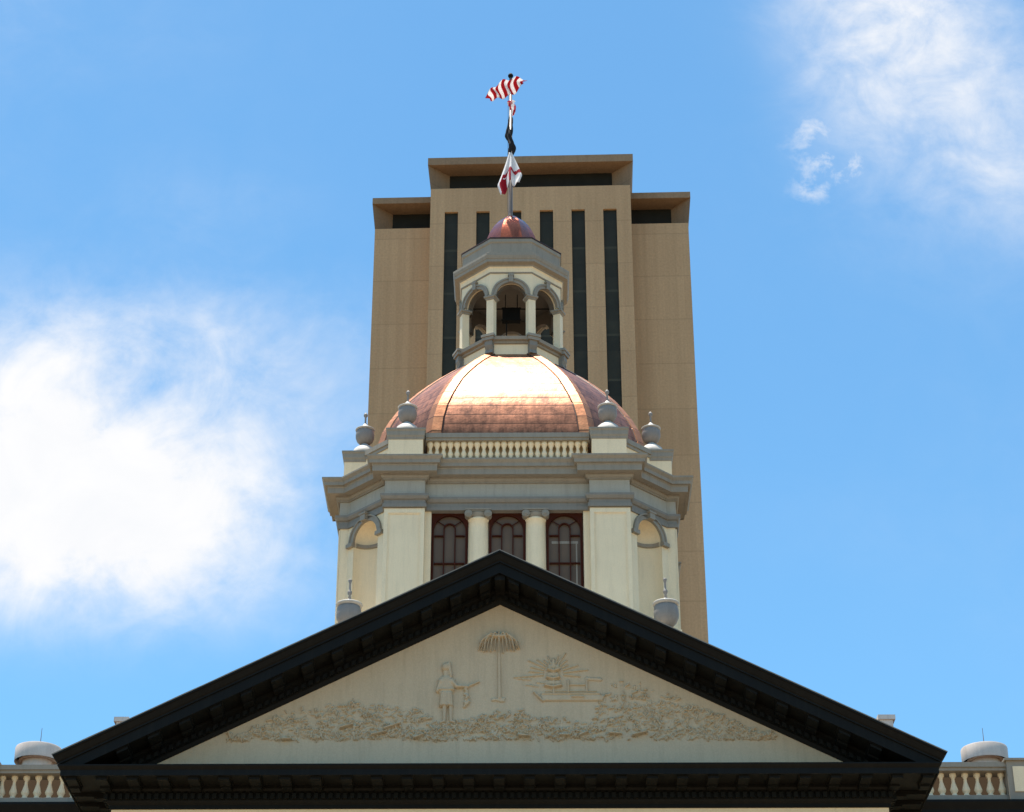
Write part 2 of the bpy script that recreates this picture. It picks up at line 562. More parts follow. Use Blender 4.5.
b = MB()
b.prism(comb((-HW - 0.15, -19.35), (HW + 0.2, -19.35), (0, -1), 0.15, 0.085, 0.085, 0.012), 16.575, 16.69)
b.build('dentil_band', M['black'], hcor)
for sx in (-1, 1):
    b = MB()
    b.prism(comb((sx * (HW + 0.10), -19.25), (sx * (HW + 0.10), -15.2), (sx, 0), 0.15, 0.085, 0.08, 0.012), 16.575, 16.69)
    b.build('dentil_band', M['black'], hcor)

# raking cornices: a profile (depth from the front edge, height below the top line) carried up the slope
prof = [(0.55, 0.02), (0.0, 0.0), (0.0, -0.05), (0.03, -0.07), (0.09, -0.17), (0.12, -0.20), (0.12, -0.235), (0.16, -0.235), (0.16, -0.47), (0.19, -0.47), (0.19, -0.45), (0.86, -0.45),
        (0.86, -0.52), (0.93, -0.56), (0.97, -0.60), (0.97, -0.68), (1.02, -0.72), (1.05, -0.80), (1.30, -0.80)]
for sx in (-1, 1):
    b = MB()
    vs, k = [], len(prof)
    for (d, z) in prof:
        cx_ = max(0.62 * -z, (-z - 0.33) / SL, 0.0)
        vs.append((sx * (HT - cx_), YF + d, ZTIP + z + cx_ * SL))
    for (d, z) in prof:
        vs.append((0, YF + d, ZAP + z))
    fs = [(i, i + 1, k + i + 1, k + i) for i in range(k - 1)] + [tuple(range(k))]
    b.add(vs, fs)
    rk = b.build('raking_cornice', M['black'], CAP)
    mb = MB()
    for (w, d0, d1, za, zb) in ((0.11, 0.24, 0.88, -0.545, -0.446), (0.13, 0.21, 0.88, -0.485, -0.448), (0.10, 0.66, 0.88, -0.59, -0.54)):
        vs = [(x, d, z - sx * x * SL) for z in (za, zb) for (x, d) in ((-w, d0), (w, d0), (w, d1), (-w, d1))]
        mb.add(vs, [(0, 3, 2, 1), (4, 5, 6, 7), (0, 1, 5, 4), (1, 2, 6, 5), (2, 3, 7, 6), (3, 0, 4, 7)])
    r0 = None
    for i in range(13):
        x = 0.30 + i * 0.62 if sx > 0 else 0.32 + i * 0.62
        p = (sx * x, YF, ZAP - x * SL)
        if r0 is None:
            r0 = mb.build('modillion', M['black'], rk, p)
        else:
            inst(r0, rk, p)
    if sx > 0:
        q = MB()
        q.prism([(-0.11, 0.24), (0.11, 0.24), (0.11, 0.88), (-0.11, 0.88)], -0.60, -0.47)
        q.build('modillion', M['black'], rk, (0, YF, ZAP))
    b = MB()
    pl = comb((sx * 0.08, YF + 0.985), (sx * 8.2, YF + 0.985), (0, -1), 0.15, 0.085, 0.09, 0.012)
    m_ = len(pl)
    b.add([(x, y, ZAP - abs(x) * SL + z) for z in (-0.70, -0.60) for (x, y) in pl],
          [tuple(range(m_)), tuple(range(m_, 2 * m_))] + [(i, (i + 1) % m_, m_ + (i + 1) % m_, m_ + i) for i in range(m_)])
    b.build('dentil_band', M['black'], rk)
    b = MB()
    vs, nf = [], 40
    for i in range(nf + 1):
        x = HT * i / nf
        w_ = 0.006 * noise.noise(Vector((x * 1.7 + sx * 9, 0.4, 0.2)))
        for (d, z) in ((-0.006, -0.012), (-0.006, 0.012 + w_), (0.16, 0.024 + w_)):
            vs.append((sx * x, YF + d, ZAP - x * SL + z))
    b.add(vs, [(i * 3 + k, i * 3 + k + 1, i * 3 + k + 4, i * 3 + k + 3) for i in range(nf) for k in range(2)])
    b.build('sunlit_edge', M['blue_grey'], rk)  # lighter strip stands in for the sunlit line along the top of the rake
    # gable roof behind the cornice
    b = MB()
    vs = [(sx * (HT - 0.3), YF + 0.5, ZTIP + 0.3 * SL), (0, YF + 0.5, ZAP), (0, -7.0, ZAP), (sx * (HT - 0.3), -7.0, ZTIP + 0.3 * SL)]
    b.add(vs + [(x, y, z - 0.16) for x, y, z in vs], [(0, 1, 2, 3), (7, 6, 5, 4), (0, 4, 5, 1), (1, 5, 6, 2), (2, 6, 7, 3), (3, 7, 4, 0)])
    b.build('gable_roof', M['flatroof'], CAP)

# tympanum with its carved relief
b = MB()
zt = ZAP - 0.6
wt_ = (zt - 17.0) / SL
tri = [(-wt_, 17.0), (wt_, 17.0), (0, zt)]
b.add([(x, YT, z) for x, z in tri] + [(x, YT + 0.4, z) for x, z in tri], [(0, 1, 2), (5, 4, 3), (0, 3, 4, 1), (1, 4, 5, 2), (2, 5, 3, 0)])
tym = b.build('tympanum', M['shaded_cream'], CAP)


def rel(px, py):
    """measured relief coordinates (photo units, 48.1 per metre) to metres on the tympanum"""
    return (px - 502.0) / 48.1 + 0.02, 17.50 + (760.0 - py) * 0.02298


class Relief:
    def __init__(self, x0, x1, y0, y1, step):
        (self.xa, zb), (self.xb, za) = rel(x0, y0), rel(x1, y1)
        self.za, self.zb, self.step = za, zb, step
        self.nx = int((self.xb - self.xa) / step) + 1
        self.nz = int((self.zb - self.za) / step) + 1
        self.X = self.xa + np.arange(self.nx) * step
        self.Z = self.za + np.arange(self.nz) * step
        self.H = np.zeros((self.nz, self.nx))

    def cap(self, p, q, r, h, r2=None, add=False):
        """a rounded ridge from p to q (photo units), radius r, height h in metres"""
        (ax, az), (bx, bz) = rel(*p), rel(*q)
        ra = r / 46.0
        rb = (r if r2 is None else r2) / 46.0
        rm = max(ra, rb) * 1.05
        i0, i1 = np.searchsorted(self.X, (min(ax, bx) - rm, max(ax, bx) + rm))
        j0, j1 = np.searchsorted(self.Z, (min(az, bz) - rm, max(az, bz) + rm))
        if i1 <= i0 or j1 <= j0:
            return
        X, Z = np.meshgrid(self.X[i0:i1], self.Z[j0:j1])
        dx, dz = bx - ax, bz - az
        L = max(dx * dx + dz * dz, 1e-9)
        t = np.clip(((X - ax) * dx + (Z - az) * dz) / L, 0, 1)
        rr = ra + (rb - ra) * t
        d = np.sqrt((X - ax - t * dx) ** 2 + (Z - az - t * dz) ** 2) / rr
        hh = h * np.sqrt(np.clip(1 - d ** 2.5, 0, 1))
        sub = self.H[j0:j1, i0:i1]
        if add:
            sub[...] = np.where(hh > 0, np.maximum(sub * 0.6 + hh, sub), sub)
        else:
            np.maximum(sub, hh, out=sub)

    def quad(self, x0, x1, y0, y1, h, taper=0.0):
        (ax, zb), (bx, za) = rel(x0, y0), rel(x1, y1)
        X, Z = np.meshgrid(self.X, self.Z)
        e = 0.03
        tt = np.clip((Z - za) / max(zb - za, 1e-6), 0, 1) * taper / 48.1
        d = np.minimum(np.minimum(X - ax - tt, bx - tt - X), np.minimum(Z - za, zb - Z))
        np.maximum(self.H, h * np.clip(d / e, 0, 1) ** 0.5, out=self.H)

    def build(self, name):
        keep = self.H > 0.0015
        cell = keep[:-1, :-1] | keep[1:, :-1] | keep[:-1, 1:] | keep[1:, 1:]
        idx = -np.ones(self.H.shape, int)
        vs, fs = [], []

        def vid(j, i):
            if idx[j, i] < 0:
                idx[j, i] = len(vs)
                vs.append((self.X[i], YT + 0.004 - self.H[j, i], self.Z[j]))
            return int(idx[j, i])
        for j, i in zip(*np.nonzero(cell)):
            fs.append((vid(j, i), vid(j, i + 1), vid(j + 1, i + 1), vid(j + 1, i)))
        b = MB()
        b.smooth = True
        b.v, b.f = vs, fs
        b.mi, b.sm = [0] * len(fs), [True] * len(fs)
        return b.build(name, M['shaded_cream'], tym)


f = Relief(430, 486, 660, 730, 0.012)
f.cap((445.5, 670), (445.2, 671), 4.2, 0.12)                       # head
f.cap((448.5, 667), (450.6, 679), 2.0, 0.09)                       # hair
f.cap((445.5, 675), (446, 682), 3.2, 0.07)                         # neck
f.cap((441.5, 685), (451, 685), 4.2, 0.10)
f.cap((446, 685), (446, 692), 7.6, 0.10, 8.4)                      # torso
f.quad(437.5, 455, 692, 694.5, 0.14)                               # belt
f.quad(438.8, 454, 694.5, 709.8, 0.11, 1.2)                        # skirt
f.cap((442, 697), (441, 709), 1.4, 0.13)
f.cap((447, 697), (447, 709), 1.4, 0.13)
f.cap((451, 697), (452, 709), 1.4, 0.13)
f.cap((444.6, 710), (444.6, 724), 2.4, 0.08, 1.7)                  # legs
f.cap((451.0, 710), (451.4, 724), 2.4, 0.08, 1.7)
f.cap((451.4, 724), (455, 725), 1.6, 0.08)
f.cap((444.6, 724), (441.5, 725), 1.6, 0.08)
f.cap((440, 685), (437.5, 694), 2.2, 0.09)
f.cap((453, 686), (457, 690), 2.2, 0.10)                           # arm held out
f.cap((457, 690), (468, 690.4), 1.8, 0.10, 1.3)
f.cap((468, 690), (480, 685), 1.1, 0.06, 0.6)
for i in range(12):
    y = 691 + i * 1.5
    f.cap((468 + random.uniform(-2, 2), y), (467 + random.uniform(-2.4, 2.4), y + 2), 1.4, random.uniform(0.05, 0.1))
tag(f.build('relief_figure'), 'carved standing woman in a skirt holding out flowers')

f = Relief(474, 526, 630, 708, 0.012)
f.cap((500, 652), (500.6, 701), 1.5, 0.06, 1.9)
for i in range(15):
    a = math.pi * (i + 0.5) / 15
    rx, rz = 20.5 * math.cos(a), 6.0 * math.sin(a)
    p0 = (500, 641)
    p1 = (500 + rx * 0.55, 640.5 - rz * 0.8)
    p2 = (500 + rx * 0.9, 643 - rz * 0.25 + 2)
    p3 = (500 + rx * 1.03, 651 + 4 * math.sin(a) + random.uniform(-2.5, 2))
    h = 0.04 + 0.07 * (i % 2)
    f.cap(p0, p1, 0.9, h + 0.02)
    f.cap(p1, p2, 1.15, h + 0.02)
    f.cap(p2, p3, 1.15, h + 0.02, 0.5)
for i in range(8):
    f.cap((500 + random.uniform(-7, 7), 702 + random.uniform(-1, 2)), (500 + random.uniform(-7, 7), 703), 1.6, 0.04)
tag(f.build('relief_palm_tree'), 'carved palm tree with drooping fronds')

f = Relief(514, 616, 652, 710, 0.012)
f.cap((536, 695.5), (545, 704), 1.1, 0.07)
f.quad(543, 604, 696.3, 698.2, 0.09)
f.quad(545, 606, 698, 704.6, 0.05, -3)
f.cap((575, 700.5), (586, 700.5), 1.4, 0.10)
f.cap((556, 663), (556, 696), 1.0, 0.06)
f.cap((556, 662), (556, 670), 0.8, 0.07, 3.0)
for (xa, xb, y) in ((550.5, 561.8, 673), (549.5, 561.5, 681), (547.5, 563.5, 689)):
    f.cap((xa, y), ((xa + xb) / 2, y + 1.6), 1.4, 0.11)
    f.cap(((xa + xb) / 2, y + 1.6), (xb, y), 1.4, 0.11)
    f.cap((xa + 2, y - 3), (xb - 2, y - 3), 2.6, 0.05)
f.quad(547, 600, 693.8, 695.2, 0.06)
for x in (571, 590):
    f.cap((x, 684), (x, 695), 1.1, 0.07)
f.cap((571, 688.3), (589, 688.3), 0.7, 0.05)
f.cap((590, 682), (604, 683), 2.0, 0.04)
for i in range(15):
    a = math.pi * (-0.04 + 1.08 * i / 14)
    r0_, r1_ = 11, random.choice((17, 21, 26, 34 if abs(math.cos(a)) > 0.7 else 20))
    sx_ = 1.05 if math.cos(a) > 0 else 1.2
    f.cap((556 + r0_ * math.cos(a), 677 - r0_ * math.sin(a)), (556 + sx_ * r1_ * math.cos(a), 677 - r1_ * 0.9 * math.sin(a)), 0.9, 0.045, 0.5)
for i in range(7):
    x = 520 + random.random() * 20
    y = 676 + random.random() * 14
    f.cap((x, y), (x + random.uniform(5, 10), y + random.uniform(-2, 2)), 0.7, 0.03)
tag(f.build('relief_ship'), 'carved steamship before a rising sun')


def envelope(x, pts):
    return float(np.interp(x, [p[0] for p in pts], [p[1] for p in pts]))


top = [(222, 741), (245, 734), (270, 723), (300, 713), (340, 708), (380, 706), (420, 715), (440, 723), (470, 722), (500, 714), (530, 716), (560, 723), (596, 722),
       (606, 690), (622, 684), (640, 687), (660, 694), (690, 706), (720, 716), (750, 729), (780, 741)]
f = Relief(215, 788, 676, 746, 0.012)
for i in range(4200):
    x = random.uniform(225, 780)
    y0 = envelope(x, top) - 5 * max(0.0, noise.noise(Vector((x * 0.09, 0.3, 0.7)))) * 2
    y = y0 + (742 - y0) * random.random() ** 0.85
    nn = noise.noise(Vector((x * 0.06, y * 0.10, 3.1)))
    if nn < -0.05 and random.random() < 0.75:
        continue
    a = random.uniform(0, math.pi)
    L = random.uniform(0.3, 2.6)
    r = random.uniform(0.5, 1.25)
    f.cap((x - L * math.cos(a), y - L * math.sin(a) * 0.8), (x + L * math.cos(a), y + L * math.sin(a) * 0.8), r,
          random.uniform(0.012, 0.072), r * random.uniform(0.3, 0.9), add=random.random() < 0.35)
for (xa, ya, xb, yb) in ((372, 737, 386, 734), (340, 730, 352, 727), (384, 731, 400, 726), (282, 741, 290, 741), (415, 740, 424, 737), (520, 738, 532, 739),
                         (562, 738, 572, 738), (582, 738, 590, 735), (612, 736, 624, 737), (636, 738, 650, 735)):
    f.cap((xa, ya), (xb, yb), 1.6, 0.13, 0.9)
tag(f.build('relief_shrubs'), 'carved flowers and shrubs along the foot of the scene')

# wing cornices, balustrades and roof curb either side of the portico
balu = MB()
balu.smooth = True
balu.lathe((0, 0, 0), [(0.085, 0), (0.085, 0.05), (0.06, 0.07), (0.05, 0.10), (0.08, 0.14), (0.09, 0.18), (0.065, 0.26), (0.038, 0.36), (0.036, 0.44),
                       (0.055, 0.46), (0.055, 0.48), (0.075, 0.49), (0.075, 0.56)], 12)
for sx in (-1, 1):
    xa, xb = sorted((sx * 7.6, sx * 24))
    b = MB()
    b.mould([(xa, -16.9), (xb, -16.9), (xb, -14), (xa, -14)], [(0, 16.2), (0.08, 16.25), (0.08, 16.45), (0.2, 16.5), (0.25, 16.62), (0.6, 16.66), (0.62, 16.95), (0.7, 17.1), (0.7, 17.15), (0.0, 17.18)])
    b.build('wing_cornice', M['black'], CAP)
    b = MB()
    xe = sx * 11.9
    b.box(min(sx * 7.5, xe), max(sx * 7.5, xe), -17.3, -16.9, 17.18, 17.35)
    b.box(min(sx * 7.5, xe), max(sx * 7.5, xe), -17.32, -16.88, 17.90, 17.97)
    b.box(min(sx * 7.5, xe), max(sx * 7.5, xe), -17.36, -16.84, 17.97, 18.08)
    px0, px1 = sorted((sx * 10.98, sx * 13.6))
    b.box(px0, px1, -17.42, -16.8, 17.175, 18.08)
    b.box(px0 - 0.05, px1 + 0.05, -17.48, -16.74, 18.08, 18.13)
    bl = b.build('roof_balustrade', M['grey'], CAP)
    b = MB()
    b.box(px0 + 0.12, px1 - 0.12, -17.445, -17.40, 17.38, 17.95)
    b.build('pedestal_panel', M['cream'], bl)
    b0 = None
    for i in range(12):
        x = sx * (8.02 + i * 0.262)
        if b0 is None:
            b0 = balu.build('baluster', M['cream'], bl, (x, -17.1, 17.35))
        else:
            inst(b0, bl, (x, -17.1, 17.35))
    b = MB()
    b.add([(sx * 7.6, -16.2, 17.0), (sx * 24, -16.2, 17.0), (sx * 24, -14.9, 18.76), (sx * 7.6, -14.9, 18.76), (sx * 24, 15, 18.8), (sx * 7.6, 15, 18.8)],
          [(0, 1, 2, 3), (3, 2, 4, 5)])
    b.build('roof', M['roof'], CAP)

# --------------------------------------------------------------- the drum
P = [(-3.53, -5.07), (-2.44, -5.09), (-2.44, -4.84), (2.44, -4.84), (2.44, -5.09), (3.64, -5.09), (3.64, -4.80), (4.80, -3.64), (5.09, -3.64)]
side = [(-2.44, -5.09), (-2.44, -4.84), (2.44, -4.84), (2.44, -5.09), (3.64, -5.09), (3.64, -4.80), (4.80, -3.64), (5.09, -3.64)]
PLAN = rot4(side)
core_side = [(-2.44, -5.05), (-2.44, -4.80), (-2.25, -4.80), (-2.25, -4.54), (2.25, -4.54), (2.25, -4.80), (2.44, -4.80), (2.44, -5.05), (3.64, -5.05), (3.64, -4.70), (3.50, -4.10),
             (4.10, -3.50), (4.70, -3.64), (5.05, -3.64)]
CORE = rot4(core_side)
b = MB()
b.prism(CORE, 21.0, 30.56)
drum = b.build('drum_wall', M['cream'], CAP)
b = MB()
b.mould(rot4([(-5.4, -5.4), (5.4, -5.4)]), [(0, 17.0), (0, 25.6), (0.25, 25.7), (0.3, 25.95), (-0.1, 26.0)])
b.build('drum_base', M['cream'], CAP)

# raised frames on the pilasters
first = None
for k in range(4):
    for sx in (-1, 1):
        b = MB().rot(90 * k)
        x0, x1 = (2.44, 3.64) if sx > 0 else (-3.64, -2.44)
        b.box(x0, x0 + 0.12, -5.09, -5.04, 21.5, 30.5)
        b.box(x1 - 0.12, x1, -5.09, -5.04, 21.5, 30.5)
        b.box(x0 + 0.12, x1 - 0.12, -5.09, -5.04, 30.36, 30.5)
        b.box(x0 + 0.12, x0 + 0.16, -5.065, -5.04, 21.5, 30.36)
        b.box(x1 - 0.16, x1 - 0.12, -5.065, -5.04, 21.5, 30.36)
        b.box(x0 + 0.16, x1 - 0.16, -5.065, -5.04, 30.32, 30.36)
        b.build('pilaster', M['cream'], CAP)

# niches in the four chamfers
rad, zs = 0.55, 29.97
D45 = (3.64 + 4.80) / math.sqrt(2)
HWc = 0.82
for k in range(4):
    b = MB().rot(45 + 90 * k)
    b.arch_plate(-HWc, HWc, 21.0, 30.56, 0, rad, zs, -D45, -D45 + 0.10)
    b.smooth = True
    seg = 18
    vs, fs = [], []
    for z in (21.0, zs):
        for i in range(seg + 1):
            a = math.pi * i / seg
            vs.append((rad * math.cos(a), -D45 + 0.08 + rad * 0.85 * math.sin(a), z))
    for i in range(seg):
        fs.append((i, i + 1, seg + 2 + i, seg + 1 + i))
    b.add(vs, fs)
    vs, fs = [], []
    for j in range(9):
        e = math.pi / 2 * j / 8
        for i in range(seg + 1):
            a = math.pi * i / seg
            vs.append((rad * math.cos(a) * math.cos(e), -D45 + 0.08 + rad * 0.85 * math.sin(a) * math.cos(e), zs + rad * math.sin(e)))
    for j in range(8):
        for i in range(seg):
            q = j * (seg + 1) + i
            fs.append((q, q + 1, q + seg + 2, q + seg + 1))
    b.add(vs, fs)
    nich = b.build('niche', M['cream'], CAP)
    b = MB().rot(45 + 90 * k)
    b.arch_ring(0, zs, rad - 0.015, rad + 0.13, -D45 - 0.05, -D45 + 0.03)
    b.arch_ring(0, zs, rad + 0.12, rad + 0.17, -D45 - 0.08, -D45 + 0.02)
    b.box(-0.11, 0.11, -D45 - 0.17, -D45 + 0.02, zs + rad - 0.02, zs + rad + 0.24)
    b.box(-0.15, 0.15, -D45 - 0.19, -D45 + 0.02, zs + rad + 0.17, zs + rad + 0.225)
    for s in (-1, 1):
        xa, xb = sorted((s * (rad - 0.03), s * (rad + 0.24)))
        b.box(xa, xb, -D45 - 0.11, -D45 + 0.03, zs - 0.13, zs - 0.002)
    vs, fs = [], []
    for i in range(19):
        a = math.pi * i / 18
        for (r, z) in ((rad + 0.01, zs - 0.12), (rad - 0.06, zs - 0.10), (rad - 0.07, zs), (rad + 0.01, zs + 0.02)):
            vs.append((r * math.cos(a), -D45 + 0.08 + r * 0.85 * math.sin(a), z))
    for i in range(18):
        for q in range(3):
            fs.append((i * 4 + q, i * 4 + q + 1, i * 4 + q + 5, i * 4 + q + 4))
    b.add(vs, fs)
    b.build('niche_moulding', M['grey'], nich)

# windows between the columns, on each of the four sides (front three are seen)
win_f, win_g = MB(), MB()
w, zt, zb = 0.54, 30.56, 24.0
win_f.arch_plate(-w, w, zb, zt, 0, 0.49, 30.01, -0.07, 0.07)
win_f.arch_ring(0, 30.01, 0.468, 0.495, -0.085, 0.06)
for s in (-1, 1):
    xa, xb = sorted((s * 0.468, s * 0.495))
    win_f.box(xa, xb, -0.085, 0.06, zb, 30.02)
    win_f.box(s * 0.165 - 0.016, s * 0.165 + 0.016, -0.05, 0.03, zb, 30.05)
    for a in (38, 62):
        if a == 62:
            continue
        t_ = R(a) if s > 0 else math.pi - R(a)
        c, sn = math.cos(t_), math.sin(t_)
        p0, p1 = (0.17 * c, 30.05 + 0.17 * sn), (0.455 * c, 30.02 + 0.455 * sn)
        win_f.tube([(p0[0], -0.02, p0[1]), (p1[0], -0.02, p1[1])], 0.016, 6)
win_f.arch_ring(0, 30.05, 0.148, 0.182, -0.05, 0.03, 12)
for z in (29.82, 28.92, 28.0, 27.1, 26.2):
    win_f.box(-0.45, -0.181, -0.048, 0.028, z - 0.016, z + 0.016)
    win_f.box(0.181, 0.45, -0.048, 0.028, z - 0.016, z + 0.016)
    if z < 29.5:
        win_f.box(-0.149, 0.149, -0.048, 0.028, z - 0.016, z + 0.016)
win_g.box(-0.495, 0.495, 0.034, 0.05, zb, 30.50)
wl = ['window left of the left column, partly behind the pediment', 'middle window between the two columns', 'window right of the right column with white reflections']
fm = gm = None
for k in (0, 1, 3):
    for j, x in enumerate((-1.71, 0.0, 1.69)):
        a = R(90 * k)
        y = -4.60
        loc = (x * math.cos(a) - y * math.sin(a), x * math.sin(a) + y * math.cos(a), 0)
        if fm is None:
            fm = win_f.build('window', M['redframe'], CAP, loc)
            gm = win_g.build('glass', M['glass'], fm)
            wo = fm
        else:
            wo = inst(fm, CAP, loc, a)
            inst(gm, wo)
        if k == 0 and j == 2:
            q = MB()
            q.box(-0.38, 0.40, 0.027, 0.032, 29.58, 29.66)
            q.box(0.33, 0.37, 0.027, 0.032, 26, 29.58)
            q.build('reflection_bars', M['grey'], wo)  # pale bars on the pane stand in for its white reflections

# two columns in the window bay
b = MB()
b.smooth = True
b.lathe((0, 0, 0), [(0.36, 21.5), (0.345, 24), (0.335, 27), (0.31, 30.0), (0.30, 30.26), (0.335, 30.28), (0.335, 30.33), (0.30, 30.35), (0.30, 30.4)], 28)
cp = MB()
cp.lathe((0, 0, 0), [(0.31, 30.36), (0.34, 30.42), (0.36, 30.48), (0.31, 30.52)], 24)
cp.box(-0.34, 0.34, -0.33, 0.33, 30.505, 30.55)
cp.box(-0.38, 0.38, -0.37, 0.37, 30.55, 30.60)
for s in (-1, 1):
    cp.lathe((s * 0.29, -0.37, 30.43), [(0.115, 0), (0.115, 0.70)], 18, axis='y')
    cp.lathe((s * 0.29, -0.39, 30.43), [(0.075, 0), (0.075, 0.04)], 16, axis='y')
    cp.lathe((s * 0.29, -0.41, 30.43), [(0.035, 0), (0.04, 0.04)], 12, axis='y')
co0 = cc0 = None
for k in (0, 1, 3):
    for x in (-0.86, 0.84):
        a = R(90 * k)
        y = -4.55
        loc = (x * math.cos(a) - y * math.sin(a), x * math.sin(a) + y * math.cos(a), 0)
        if co0 is None:
            co0 = b.build('column', M['cream'], CAP, loc)
            cc0 = cp.build('capital', M['grey'], co0)
        else:
            inst(cc0, inst(co0, CAP, loc, a))

# entablature and cornice of the drum
b = MB()
b.mould(PLAN, [(-0.03, 30.54), (0.05, 30.54), (0.05, 30.66), (0.02, 30.67), (0.02, 30.78), (0.07, 30.80), (0.12, 30.88), (0.12, 30.95), (0.0, 30.97)], True)
b.build('architrave', M['blue_grey'], CAP)
b = MB()
b.mould(PLAN, [(-0.002, 30.96), (-0.002, 31.47)], True)
b.build('frieze', M['frieze'], CAP)
b = MB()
b.mould(PLAN, [(-0.05, 31.44), (0.05, 31.44), (0.05, 31.48), (0.09, 31.50), (0.12, 31.55), (0.12, 31.60), (0.33, 31.60), (0.33, 31.58), (0.36, 31.58), (0.36, 31.76), (0.38, 31.78), (0.38, 31.81),
               (0.45, 31.81), (0.45, 31.92), (0.47, 31.94), (0.53, 32.0), (0.53, 32.05), (-0.2, 32.11)], True)
b.build('drum_cornice', M['grey'], CAP)

# parapet: pedestals, front balustrades, solid panels over the chamfers
U, V = 4.46, 3.06
dd = (U + V) / math.sqrt(2) + 0.30
pb, pc, xb_, xc = MB(), MB(), MB(), MB()
pb.box(-0.52, 0.52, -0.56, 0.46, 32.0, 32.92)
pc.mould([(-0.52, -0.56), (0.52, -0.56), (0.52, 0.46), (-0.52, 0.46)], [(0.005, 32.86), (0.02, 32.88), (0.02, 32.94), (0.05, 33.0), (0.05, 33.14), (0.08, 33.18), (0.08, 33.23), (0.0, 33.26)])
xb_.box(-1.0, 1.0, -dd, -dd + 0.4, 32.0, 32.96)
xb_.box(-0.40, 0.40, -dd - 0.03, -dd, 32.3, 32.8)
xc.box(-1.0, 1.0, -dd - 0.04, -dd + 0.44, 32.945, 33.05)
xc.box(-1.0, 1.0, -dd - 0.08, -dd + 0.48, 33.05, 33.21)
e0 = None
for k in range(4):
    a = R(90 * k)
    for sx in (-1, 1):
        x, y = sx * V, -U
        loc = (x * math.cos(a) - y * math.sin(a), x * math.sin(a) + y * math.cos(a), 0)
        if e0 is None:
            e0 = pb.build('pedestal', M['cream'], CAP, loc)
            e1 = pc.build('pedestal_cap', M['grey'], e0)
        else:
            inst(e1, inst(e0, CAP, loc, a))
    if k == 0:
        x0_ = xb_.build('parapet', M['cream'], CAP)
        x0_.rotation_euler = (0, 0, R(45))
        x1_ = xc.build('parapet_cap', M['grey'], x0_)
    else:
        inst(x1_, inst(x0_, CAP, (0, 0, 0), R(45) + a))

sb = MB()
sb.smooth = True
sb.lathe((0, 0, 0), [(0.075, 0), (0.075, 0.04), (0.045, 0.07), (0.08, 0.15), (0.085, 0.2), (0.05, 0.30), (0.045, 0.36), (0.09, 0.47), (0.105, 0.50), (0.105, 0.58)], 10)
b0 = None
for k in (0, 1, 3):
    a = R(90 * k)
    b = MB().rot(90 * k)
    b.box(-2.46, 2.46, -4.82, -4.52, 32.08, 32.34)
    b.box(-2.46, 2.46, -4.86, -4.48, 32.92, 33.0)
    b.box(-2.46, 2.46, -4.90, -4.44, 33.0, 33.15)
    db = b.build('drum_balustrade', M['grey'], CAP)
    b = MB().rot(90 * k)
    b.box(-2.44, 2.44, -4.42, -4.30, 32.0, 33.0)
    b.build('backing_wall', M['cream'], db)
    for i in range(24):
        x, y = -2.33 + i * 4.66 / 23, -4.68
        loc = (x * math.cos(a) - y * math.sin(a), x * math.sin(a) + y * math.cos(a), 32.34)
        if b0 is None:
            b0 = sb.build('baluster', M['cream'], db, loc)
        else:
            inst(b0, db, loc)

# --------------------------------------------------------------- the copper dome
DP = [(4.24, 33.0, .565), (4.22, 33.6, .565), (4.15, 34.1, .56), (4.03, 34.6, .55), (3.85, 35.05, .54), (3.61, 35.52, .53), (3.33, 35.98, .525), (3.0, 36.42, .515), (2.65, 36.84, .505),
      (2.28, 37.24, .495), (1.92, 37.60, .48), (1.62, 37.88, .46), (1.4, 38.0, .45)]


def dome_loop(r, q):
    return rot4([(-q * r, -r), (q * r, -r)])


# resample for smooth curvature
zz = np.linspace(0, len(DP) - 1, 37)
DPF = [(float(np.interp(t, range(len(DP)), [d[0] for d in DP])), float(np.interp(t, range(len(DP)), [d[1] for d in DP])), float(np.interp(t, range(len(DP)), [d[2] for d in DP]))) for t in zz]
b = MB()
b.smooth = True
for s in range(8):
    vs, fs = [], []
    for (r, z, q) in DPF:
        L = dome_loop(r, q)
        p0, p1 = L[s], L[(s + 1) % 8]
        for i in range(9):
            t = i / 8
            x, y = p0[0] + (p1[0] - p0[0]) * t, p0[1] + (p1[1] - p0[1]) * t
            bl = 0.012 * (4 * t * (1 - t))
            d = math.hypot(x, y)
            wv = 0.010 * noise.noise(Vector((x * 1.3, y * 1.3, z * 1.3)))
            vs.append((x * (1 + (bl + wv) * r / d / 3), y * (1 + (bl + wv) * r / d / 3), z))
    for j in range(len(DPF) - 1):
        for i in range(8):
            q = j * 9 + i
            fs.append((q, q + 1, q + 10, q + 9))
    b2 = len(b.v)
    b.add([(x * (1 + 1e-7 * s), y, z) for x, y, z in vs], fs)


def build_raw(mb, name, mat, parent):
    me = bpy.data.meshes.new(name)
    me.from_pydata(mb.v, [], mb.f)
    me.materials.append(mat)
    for p in me.polygons:
        p.use_smooth = True
    o = bpy.data.objects.new(name, me)
    COL.objects.link(o)
    o.parent = parent
    return o


